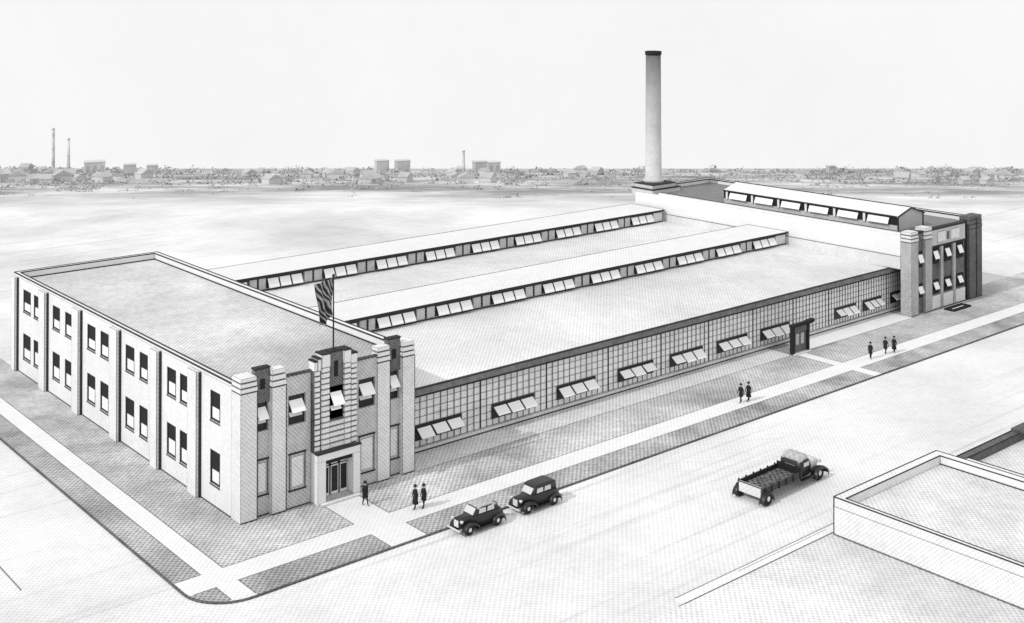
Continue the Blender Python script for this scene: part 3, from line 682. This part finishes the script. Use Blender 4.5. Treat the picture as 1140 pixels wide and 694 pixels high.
# ------------------------------------------------------------------ vehicles
M['carbody'] = mat('black_coachwork', 0.02, 0, 0, rough=0.4, spec=0.4)
M['carroof'] = mat('grey_car_top', 0.45, 0.2, 0, coord='object')
M['carglass'] = mat('bright_car_window', 0.62, 0, 0, rough=0.2)
M['tyre'] = mat('tyre_rubber', 0.025, 0, 0)
M['hub'] = mat('pale_hub', 0.7, 0, 0)
M['cream'] = mat('pale_metal', 0.66, 0.1, 0, coord='object')
def wheel(par, x, y, r=.38, w=.2):
    s = 1 if y > 0 else -1
    wobj = bpy.data.objects.new('wheel', None)
    mb = MB(O=(x, y, r)); mb.lathe([(r*.55, -w/2), (r*.9, -w/2), (r, -w/3), (r, w/3), (r*.9, w/2), (r*.55, w/2)], 'tyre', 24, axis='y'); t = mb.build('wheel', par)
    mb = MB(O=(x, y, r)); mb.lathe([(.0, s*(w/2+.03)), (r*.25, s*(w/2+.02)), (r*.54, s*w*.38), (r*.54, s*w*.1)], 'hub', 20, axis='y'); mb.build('hubcap', t)
    bpy.data.objects.remove(wobj)
def section_body(par, name, secs, k, closed=True):
    """loft of (x, half_width, z_bottom, z_top, corner_round) sections into one body"""
    mb = MB(); rows = []
    for x, hw, zb, zt, rr in secs:
        pts = []
        n = 6
        for i in range(n+1):
            a = math.pi/2*i/n; pts.append((x, hw-rr+rr*math.cos(a), zt-rr+rr*math.sin(a)))
        for i in range(n+1):
            a = math.pi/2+math.pi/2*i/n; pts.append((x, -hw+rr+rr*math.cos(a), zt-rr+rr*math.sin(a)))
        pts = [(x, hw, zb)] + pts + [(x, -hw, zb), (x, hw, zb)]
        rows.append(pts)
    mb.grid(rows, k)
    mb.face(rows[0][:-1], k); mb.face(list(reversed(rows[-1][:-1])), k)
    return mb.build(name, par)
def fender(par, x, y, r=.52, w=.42, sweep=1.0, back=True):
    mb = MB(); rows = []
    n = 14
    for i in range(n+1):
        a = R(-8 + 196*i/n)
        rx = r*1.12; px = x - rx*math.cos(a)*(1.0 if math.cos(a) > 0 else (sweep)); pz = .34 + r*max(math.sin(a), -.1)
        if math.cos(a) < 0 and sweep > 1: pz = .34 + r*max(math.sin(a), 0)**.7
        row = []
        for j in range(5):
            t = -1+2*j/4; row.append((px, y+t*w/2, pz-.08*t*t))
        rows.append(row)
    mb.grid(rows, 'carbody')
    n0 = len(rows)
    for sgn in (0, -1):
        for i in range(n):
            a, b = rows[i][sgn], rows[i+1][sgn]
            mb.face([a, b, (x+(b[0]-x)*.86, b[1], b[2]-.09), (x+(a[0]-x)*.86, a[1], a[2]-.09)], 'carbody')
    return mb.build('fender', par, normals=False)

def sedan(label, loc, rz, boxy, roofm):
    t = thing('parked_car', label, 'car', loc, rz, 'black sedans parked along the kerb')
    # nose points to -x
    hw = .62
    section_body(t, 'body', [(-2.0, .30, .55, .98, .12), (-1.9, .36, .45, 1.12, .2), (-1.2, .42, .42, 1.18, .22), (-.75, .60, .40, 1.2, .2), (-.2, .74, .40, 1.18, .15), (1.2, .76, .40, 1.16, .15), (1.75, .68, .42, 1.08, .25), (2.1, .5, .5, .85, .2)], 'carbody')
    if boxy: cab = [(-.72, .60, 1.1, 1.22, .06), (-.55, .62, 1.1, 1.72, .12), (-.3, .64, 1.1, 1.80, .14), (1.3, .64, 1.1, 1.82, .14), (1.65, .6, 1.05, 1.70, .16), (1.75, .58, 1.0, 1.2, .1)]
    else: cab = [(-.85, .58, 1.1, 1.2, .06), (-.45, .62, 1.1, 1.62, .2), (-.1, .64, 1.1, 1.74, .22), (.7, .64, 1.1, 1.74, .22), (1.3, .6, 1.05, 1.55, .25), (1.85, .5, .95, 1.1, .1)]
    section_body(t, 'cabin', cab, 'carbody')
    rf = [(c[0], c[1]-.03, c[3]-.10, c[3]+.012, min(c[4], .1)) for c in cab[1:-1]]
    section_body(t, 'roof_panel', rf, roofm)
    # windows
    for s in (-1, 1):
        for a, b in ((-.38, .28), (.4, 1.08)):
            mb = MB(); mb.prism([(a, 1.24), (b, 1.24), (b-.04, 1.56), (a+.06, 1.56)], s*.60, s*.655, 'carglass'); mb.build('side_window', t)
        wheel(t, -1.32, s*.68); wheel(t, 1.35, s*.70)
        fender(t, -1.32, s*.70, sweep=1.5); fender(t, 1.35, s*.72, sweep=1.15)
        mb = MB(); mb.box(-.7, .85, s*.76-.12, s*.76+.12, .30, .36, 'carbody'); mb.build('running_board', t)
        mb = MB(O=(-1.92, s*.52, .92)); mb.lathe([(0, -.0), (.09, .0), (.13, .10), (.12, .14), (0, .16)], 'cream', 14)
        h = mb.build('headlight', t); h.rotation_euler = (0, 0, 0)
    mb = MB(); mb.prism([(-.90, 1.22), (-.86, 1.22), (-.56, 1.60), (-.60, 1.60)], -.5, .5, 'carglass'); mb.build('windscreen', t)
    mb = MB(); mb.prism([(1.80, 1.2), (1.84, 1.2), (1.68, 1.48), (1.64, 1.48)] if not boxy else [(1.72, 1.3), (1.76, 1.3), (1.70, 1.58), (1.66, 1.58)], -.28, .28, 'carglass'); mb.build('rear_window', t)
    mb = MB(); mb.box(-2.03, -1.99, -.24, .24, .55, 1.0, 'cream'); mb.build('radiator_grille', t)
    mb = MB(); mb.box(-2.3, -2.24, -.72, .72, .42, .52, 'cream'); mb.build('bumper', t)
    mb = MB(); mb.box(2.26, 2.32, -.7, .7, .42, .52, 'cream'); mb.build('bumper', t)
    t.scale = (1.06, 1.12, 1.12)
    return t
sedan('rounded black car with light roof parked foremost at the kerb', (14.3, -12.35, -.12), R(0), False, 'carroof')
sedan('boxy black car parked behind the light-roofed one', (20.4, -12.35, -.12), R(0), True, 'carbody')

tr = thing('flatbed_truck', 'dark low open bed truck with pale tailgate alone in the middle of the street', 'truck', (39.3, -23.2, -.12), R(2.0))
# faces +x; bed at -x
mb = MB()
mb.box(-4.1, .9, -.95, .95, .85, 1.0, 'carbody')
mb.build('bed_floor', tr)
for s in (-1, 1):
    mb = MB(); mb.box(-4.1, .9, s*.98-.05, s*.98+.05, .85, 1.28, 'carbody')
    for q in range(6): mb.box(-4.0+q*.93, -3.9+q*.93, s*1.04-.04, s*1.04+.04, .8, 1.36, 'tyre')
    mb.build('side_board', tr)
mb = MB(); mb.box(-4.2, -4.1, -.86, .86, .55, 1.32, 'cream'); mb.box(-4.23, -4.2, -.9, .9, 1.26, 1.34, 'carbody'); mb.build('tailgate', tr)
mb = MB(); mb.box(.9, 1.0, -1.0, 1.0, .85, 1.5, 'carbody'); mb.build('headboard', tr)
M['load'] = mat('bed_load', 0.13, 0.7, 0.6, bscale=1.6, coord='object')
lb = MB()
for i in range(7):
    x = -3.6+i*.62; h = random.uniform(.06, .16)
    lb.hull8([(x, -.8, 1.003), (x+.55, -.8, 1.003), (x+.55, .8, 1.003), (x, .8, 1.003), (x+.06, -.7, 1.0+h), (x+.5, -.7, 1.0+h*.8), (x+.5, .7, 1.0+h), (x+.06, .7, 1.0+h*.7)], 'load')
tag(lb.build('load', None, loc=(39.3, -23.2, -.12)), 'low grey load lying in the open bed of the truck', 'cargo').rotation_euler = (0, 0, R(2.0))
section_body(tr, 'cab', [(1.05, .80, .7, 1.55, .3), (1.2, .86, .7, 2.0, .45), (1.5, .88, .7, 2.2, .5), (2.1, .86, .7, 2.2, .5), (2.4, .80, .7, 1.95, .4), (2.7, .72, .7, 1.5, .2)], 'carbody')
section_body(tr, 'cab_roof', [(1.15, .74, 1.6, 1.92, .3), (1.25, .80, 1.75, 2.08, .3), (1.5, .82, 1.9, 2.24, .3), (2.1, .80, 1.9, 2.24, .3), (2.35, .74, 1.7, 2.02, .3)], 'carroof')
section_body(tr, 'hood', [(2.7, .62, .6, 1.55, .25), (3.4, .56, .6, 1.5, .28), (4.0, .46, .6, 1.4, .25), (4.1, .4, .65, 1.25, .2)], 'cream')
mb = MB(); mb.box(1.03, 1.06, -.42, .42, 1.3, 1.5, 'carglass') ; mb.build('rear_window', tr)
for s in (-1, 1):
    mb = MB(); mb.box(1.45, 2.15, s*.80, s*.885, 1.42, 1.72, 'carglass'); mb.build('side_window', tr)
    wheel(tr, -3.75, s*1.08, .52, .32); wheel(tr, 3.4, s*.92, .54, .28)
    fender(tr, 3.4, s*.92, .70, .5, sweep=1.35).rotation_euler = (0, 0, 0)
    fender(tr, -3.75, s*1.08, .64, .34)
    mb = MB(); mb.box(1.0, 2.6, s*.95-.14, s*.95+.14, .5, .57, 'carbody'); mb.build('running_board', tr)
    mb = MB(O=(4.15, s*.5, 1.15)); mb.box(-.1, .12, -.13, .13, -.12, .14, 'cream'); mb.build('headlight', tr)
tr.scale = (1.10, 1.28, 1.12); bpy.data.objects['load'].scale = tr.scale

# ------------------------------------------------------------------ people
M['cloth'] = mat('dark_clothing', 0.022, 0, 0)
M['skin'] = mat('face_tone', 0.42, 0, 0)
def person(label, loc, rz, pose=0, skirt=False, hat=True, group='pedestrians on the pavements'):
    t = thing('person', label, 'person', loc, rz, group)
    st = .22 if pose else .10      # stride
    V = [(0, 0, .95, .15, .11), (0, 0, 1.18, .135, .10), (0, 0, 1.38, .17, .11), (0, 0, 1.52, .06, .06), (.01, 0, 1.62, .085, .10), (.01, 0, 1.72, .08, .09),
         (0, .10, .90, .10, .10), (st*.6, .10, .50, .068, .068), (st, .10, .09, .045, .045), (st+.17, .10, .05, .04, .035),
         (0, -.10, .90, .10, .10), (-st*.2, -.10, .50, .068, .068), (-st, -.10, .09, .045, .045), (-st+.17, -.10, .05, .04, .035),
         (0, .21, 1.42, .06, .06), (-.06*st*5, .26, 1.16, .048, .048), (.02-.3*st, .27, .92, .034, .034), (.04-.3*st, .27, .80, .034, .022),
         (0, -.21, 1.42, .06, .06), (.04, -.26, 1.16, .048, .048), (.05+.6*st, -.27, .92, .034, .034), (.08+.6*st, -.27, .80, .034, .022)]
    E = [(0, 1), (1, 2), (2, 3), (3, 4), (4, 5), (0, 6), (6, 7), (7, 8), (8, 9), (0, 10), (10, 11), (11, 12), (12, 13), (2, 14), (14, 15), (15, 16), (16, 17), (2, 18), (18, 19), (19, 20), (20, 21)]
    me = bpy.data.meshes.new('body'); me.from_pydata([v[:3] for v in V], E, []); o = bpy.data.objects.new('body', me); COL.objects.link(o); o.parent = t
    md = o.modifiers.new('skin', 'SKIN'); me.materials.append(M['bodymat'])
    for i, v in enumerate(V): me.skin_vertices[0].data[i].radius = v[3:5]; me.skin_vertices[0].data[i].use_root = (i == 0)
    md.use_smooth_shade = True
    o.modifiers.new('sub', 'SUBSURF').levels = 1; o.modifiers['sub'].render_levels = 1
    mb = MB()
    prof = [(.13, 1.50), (.20, 1.43), (.185, 1.2), (.17, 1.05), (.21, .8), (.23 if not skirt else .27, .62 if not skirt else .42)]
    mb.lathe([(r, z) for r, z in prof], 'cloth', 16); c = mb.build('coat', t); c.scale = (.78, 1.08, 1)
    if hat:
        mb = MB(); mb.lathe([(.17, 1.735), (.165, 1.755), (.105, 1.76), (.10, 1.86), (.06, 1.88), (0, 1.87)], 'cloth', 14); mb.build('hat', t)
    else:
        mb = MB(); mb.lathe([(.09, 1.64), (.112, 1.72), (.09, 1.80), (0, 1.83)], 'cloth', 12, c=(-.02, 0)); mb.build('hair', t)
    t.scale = (1.08, 1.08, 1.08)
    return t
def bodymat():
    m = mat('body_tones', 0.03, 0, 0)
    nt = m.node_tree; N = nt.nodes; L = nt.links; tc = N.new('ShaderNodeTexCoord'); s = N.new('ShaderNodeSeparateXYZ'); L.new(tc.outputs['Object'], s.inputs[0])
    g = N.new('ShaderNodeMath'); g.operation = 'GREATER_THAN'; L.new(s.outputs['Z'], g.inputs[0]); g.inputs[1].default_value = 1.53
    r = N.new('ShaderNodeMapRange'); L.new(g.outputs[0], r.inputs[0]); r.inputs[3].default_value = .022; r.inputs[4].default_value = .35
    c = N.new('ShaderNodeCombineColor')
    for i in range(3): L.new(r.outputs[0], c.inputs[i])
    L.new(c.outputs[0], N['Principled BSDF'].inputs['Base Color'])
    return m
M['bodymat'] = bodymat()
person('lone dark clothed figure in a hat beside the office entrance walk', (9.62, -3.3, 0), R(-90), 1)
person('left figure of the dark clothed pair on the pavement near the office entrance', (12.35, -6.6, 0), R(180), 0, True)
person('right figure of the dark clothed pair on the pavement near the office entrance', (13.0, -6.9, 0), R(180), 0)
person('left figure of the walking pair midway along the factory pavement', (53.6, -7.1, 0), R(180), 1)
person('right figure of the walking pair midway along the factory pavement', (54.6, -7.3, 0), R(180), 1, True)
person('lone figure on the pavement just right of the side door path', (77.2, -7.1, 0), R(0), 0)
person('left figure of the farthest pair on the pavement at right', (80.3, -7.1, 0), R(0), 1)
person('right figure of the farthest pair on the pavement at right', (81.5, -7.5, 0), R(0), 0, True)

# ------------------------------------------------------------------ hazy town on the skyline
def atpx(px, s_):       # ground point for a bearing (lateral slope) and a distance
    l_ = (px-CX)/F_PX*s_
    q = C0 + WD*s_ + LD*l_
    return q.x, q.y, gz(s_)
PX = lambda s_: F_PX/s_
def block(name, label, cat, px, s_, wpx, hpx, k, group=None, depth=None, dark=None, extra=0):
    x, y, z = atpx(px, s_); wd = wpx/PX(s_); h = hpx/PX(s_); d = depth or wd*.8
    t = thing(name, label, cat, (x, y, z), math.atan2(LD.y, LD.x)+.35, group)
    mb = MB(); mb.box(-wd/2, wd/2, -d/2, d/2, -4, h, k); mb.build('wall', t)
    mb = MB(); mb.box(-wd/2-.2, wd/2+.2, -d/2-.2, d/2+.2, h, h+.5, 'far2'); mb.build('roof', t)
    if dark:
        mb = MB(); n = dark
        for i in range(n): mb.box(-wd/2+wd*(i+.25)/n, -wd/2+wd*(i+.75)/n, -d/2-.12, -d/2-.003, h*.15, h*.8, 'far1')
        mb.build('window', t)
    return t
block('warehouse', 'white block with darker side on the horizon, leftmost of three', 'building', 107, 640, 22, 13, 'far2', dark=3)
block('warehouse', 'middle of the three small blocks on the left horizon', 'building', 146, 640, 13, 10, 'far1')
block('warehouse', 'rightmost of the three small blocks on the left horizon', 'building', 171, 640, 12, 9, 'far1')
block('tower_block', 'left one of two grey tower blocks above the skyline', 'building', 426, 800, 14, 12, 'far1', dark=2)
block('tower_block', 'right one of two grey tower blocks above the skyline', 'building', 449, 800, 15, 12, 'far1', dark=2)
block('mill_building', 'dark windowed mill beside the thin smokestack on the middle horizon', 'building', 535, 640, 14, 13, 'far1')
block('mill_building', 'pale twin of the mill on the middle horizon', 'building', 549, 660, 15, 12, 'far2', dark=2)
block('warehouse', 'small dark block on the horizon above the end block roof light', 'building', 925, 560, 8, 10, 'far1')
def far_stack(label, px, s_, hpx, r):
    x, y, z = atpx(px, s_); h = hpx/PX(s_)
    t = thing('smokestack', label, 'chimney', (x, y, z))
    mb = MB(); mb.lathe([(r*1.15, -3), (r, h*.3), (r*.8, h)], 'farst', 10); mb.build('shaft', t)
    mb = MB(); mb.lathe([(r*.95, h), (r*.95, h+.8), (r*.6, h+.9)], 'farst', 10); mb.build('rim', t)
far_stack('taller of two thin smokestacks on the far left horizon', 61, 620, 49, .85)
far_stack('shorter of two thin smokestacks on the far left horizon', 78, 620, 38, .85)
far_stack('single thin smokestack left of the mill on the middle horizon', 517, 640, 24, .8)

rnd = random.Random(3)
hb = MB(); hb.box(-4, 4, -3, 3, -2, 3.4, 'far2'); hb.prism([(-4.3, 3.4), (4.3, 3.4), (0, 5.6)], -3.3, 3.3, 'far1')
def house(px, s_, sc, rot, k):
    x, y, z = atpx(px, s_)
    t = thing('small_house', 'tiny gabled house in the hazy town on the horizon', 'house', (x, y, z), rot, 'small houses of the distant town')
    return t
hp = None
for i in range(70):
    px = rnd.choice([rnd.uniform(0, 130), rnd.uniform(0, 1140), rnd.uniform(100, 700), rnd.uniform(1000, 1140)]); s_ = rnd.choice([rnd.uniform(380, 520), rnd.uniform(480, 800)])
    if hp is None:
        hp = house(px, s_, 1, rnd.uniform(0, 3), 0)
        mb = MB(); mb.box(-4, 4, -3, 3, -2, 3.2, 'far2'); mb.build('wall', hp)
        mb = MB(); mb.prism([(-4.4, 3.2), (4.4, 3.2), (0, 5.4)], -3.3, 3.3, 'far1'); mb.build('roof', hp)
    else:
        c = copy_tree(hp); x, y, z = atpx(px, s_); c.location = (x, y, z); c.rotation_euler = (0, 0, rnd.uniform(0, 3)); q = rnd.uniform(.35, .75); c.scale = (q, q, q)
# far groves: ragged leaf clumps, one uncountable mass
mb = MB()
def clump(cx, cy, cz, r, h, n):
    for _ in range(n):
        a = rnd.uniform(0, 6.28); b = rnd.uniform(0, 1)**.5*r; zz = rnd.uniform(0, 1)*h*(1-(b/r)**2*.7)
        q = Vector((cx+b*math.cos(a), cy+b*math.sin(a), cz+zz)); sz = rnd.uniform(.35, .8)*r*.24
        d1 = Vector((rnd.uniform(-1, 1), rnd.uniform(-1, 1), rnd.uniform(-1, 1))).normalized(); d2 = d1.cross(Vector((rnd.uniform(-1, 1), rnd.uniform(-1, 1), rnd.uniform(-1, 1)))).normalized()
        mb.face([q-d1*sz, q-d2*sz*.8, q+d1*sz, q+d2*sz*.8], 'far3')
dens = [(0, 100, 70), (0, 140, 30), (60, 260, 60), (250, 420, 60), (380, 580, 50), (560, 720, 45), (740, 960, 50), (900, 1140, 80), (1040, 1140, 45)]
for a, b, n in dens:
    for _ in range(int(n*3.2)):
        px = rnd.uniform(a, b); s_ = 262 + rnd.triangular(0, 620, 150)
        x, y, z = atpx(px, s_); q = s_/420; r = rnd.uniform(.8, 3.4)*q; clump(x, y, z-.3, r, rnd.uniform(.6, 2.6)*q, int(12+r*6))
gr = mb.build('distant_groves', None, normals=False)
rnd.seed(1)
tag(gr, 'hazy grey mass of trees and bushes along the horizon', 'trees', kind='stuff')
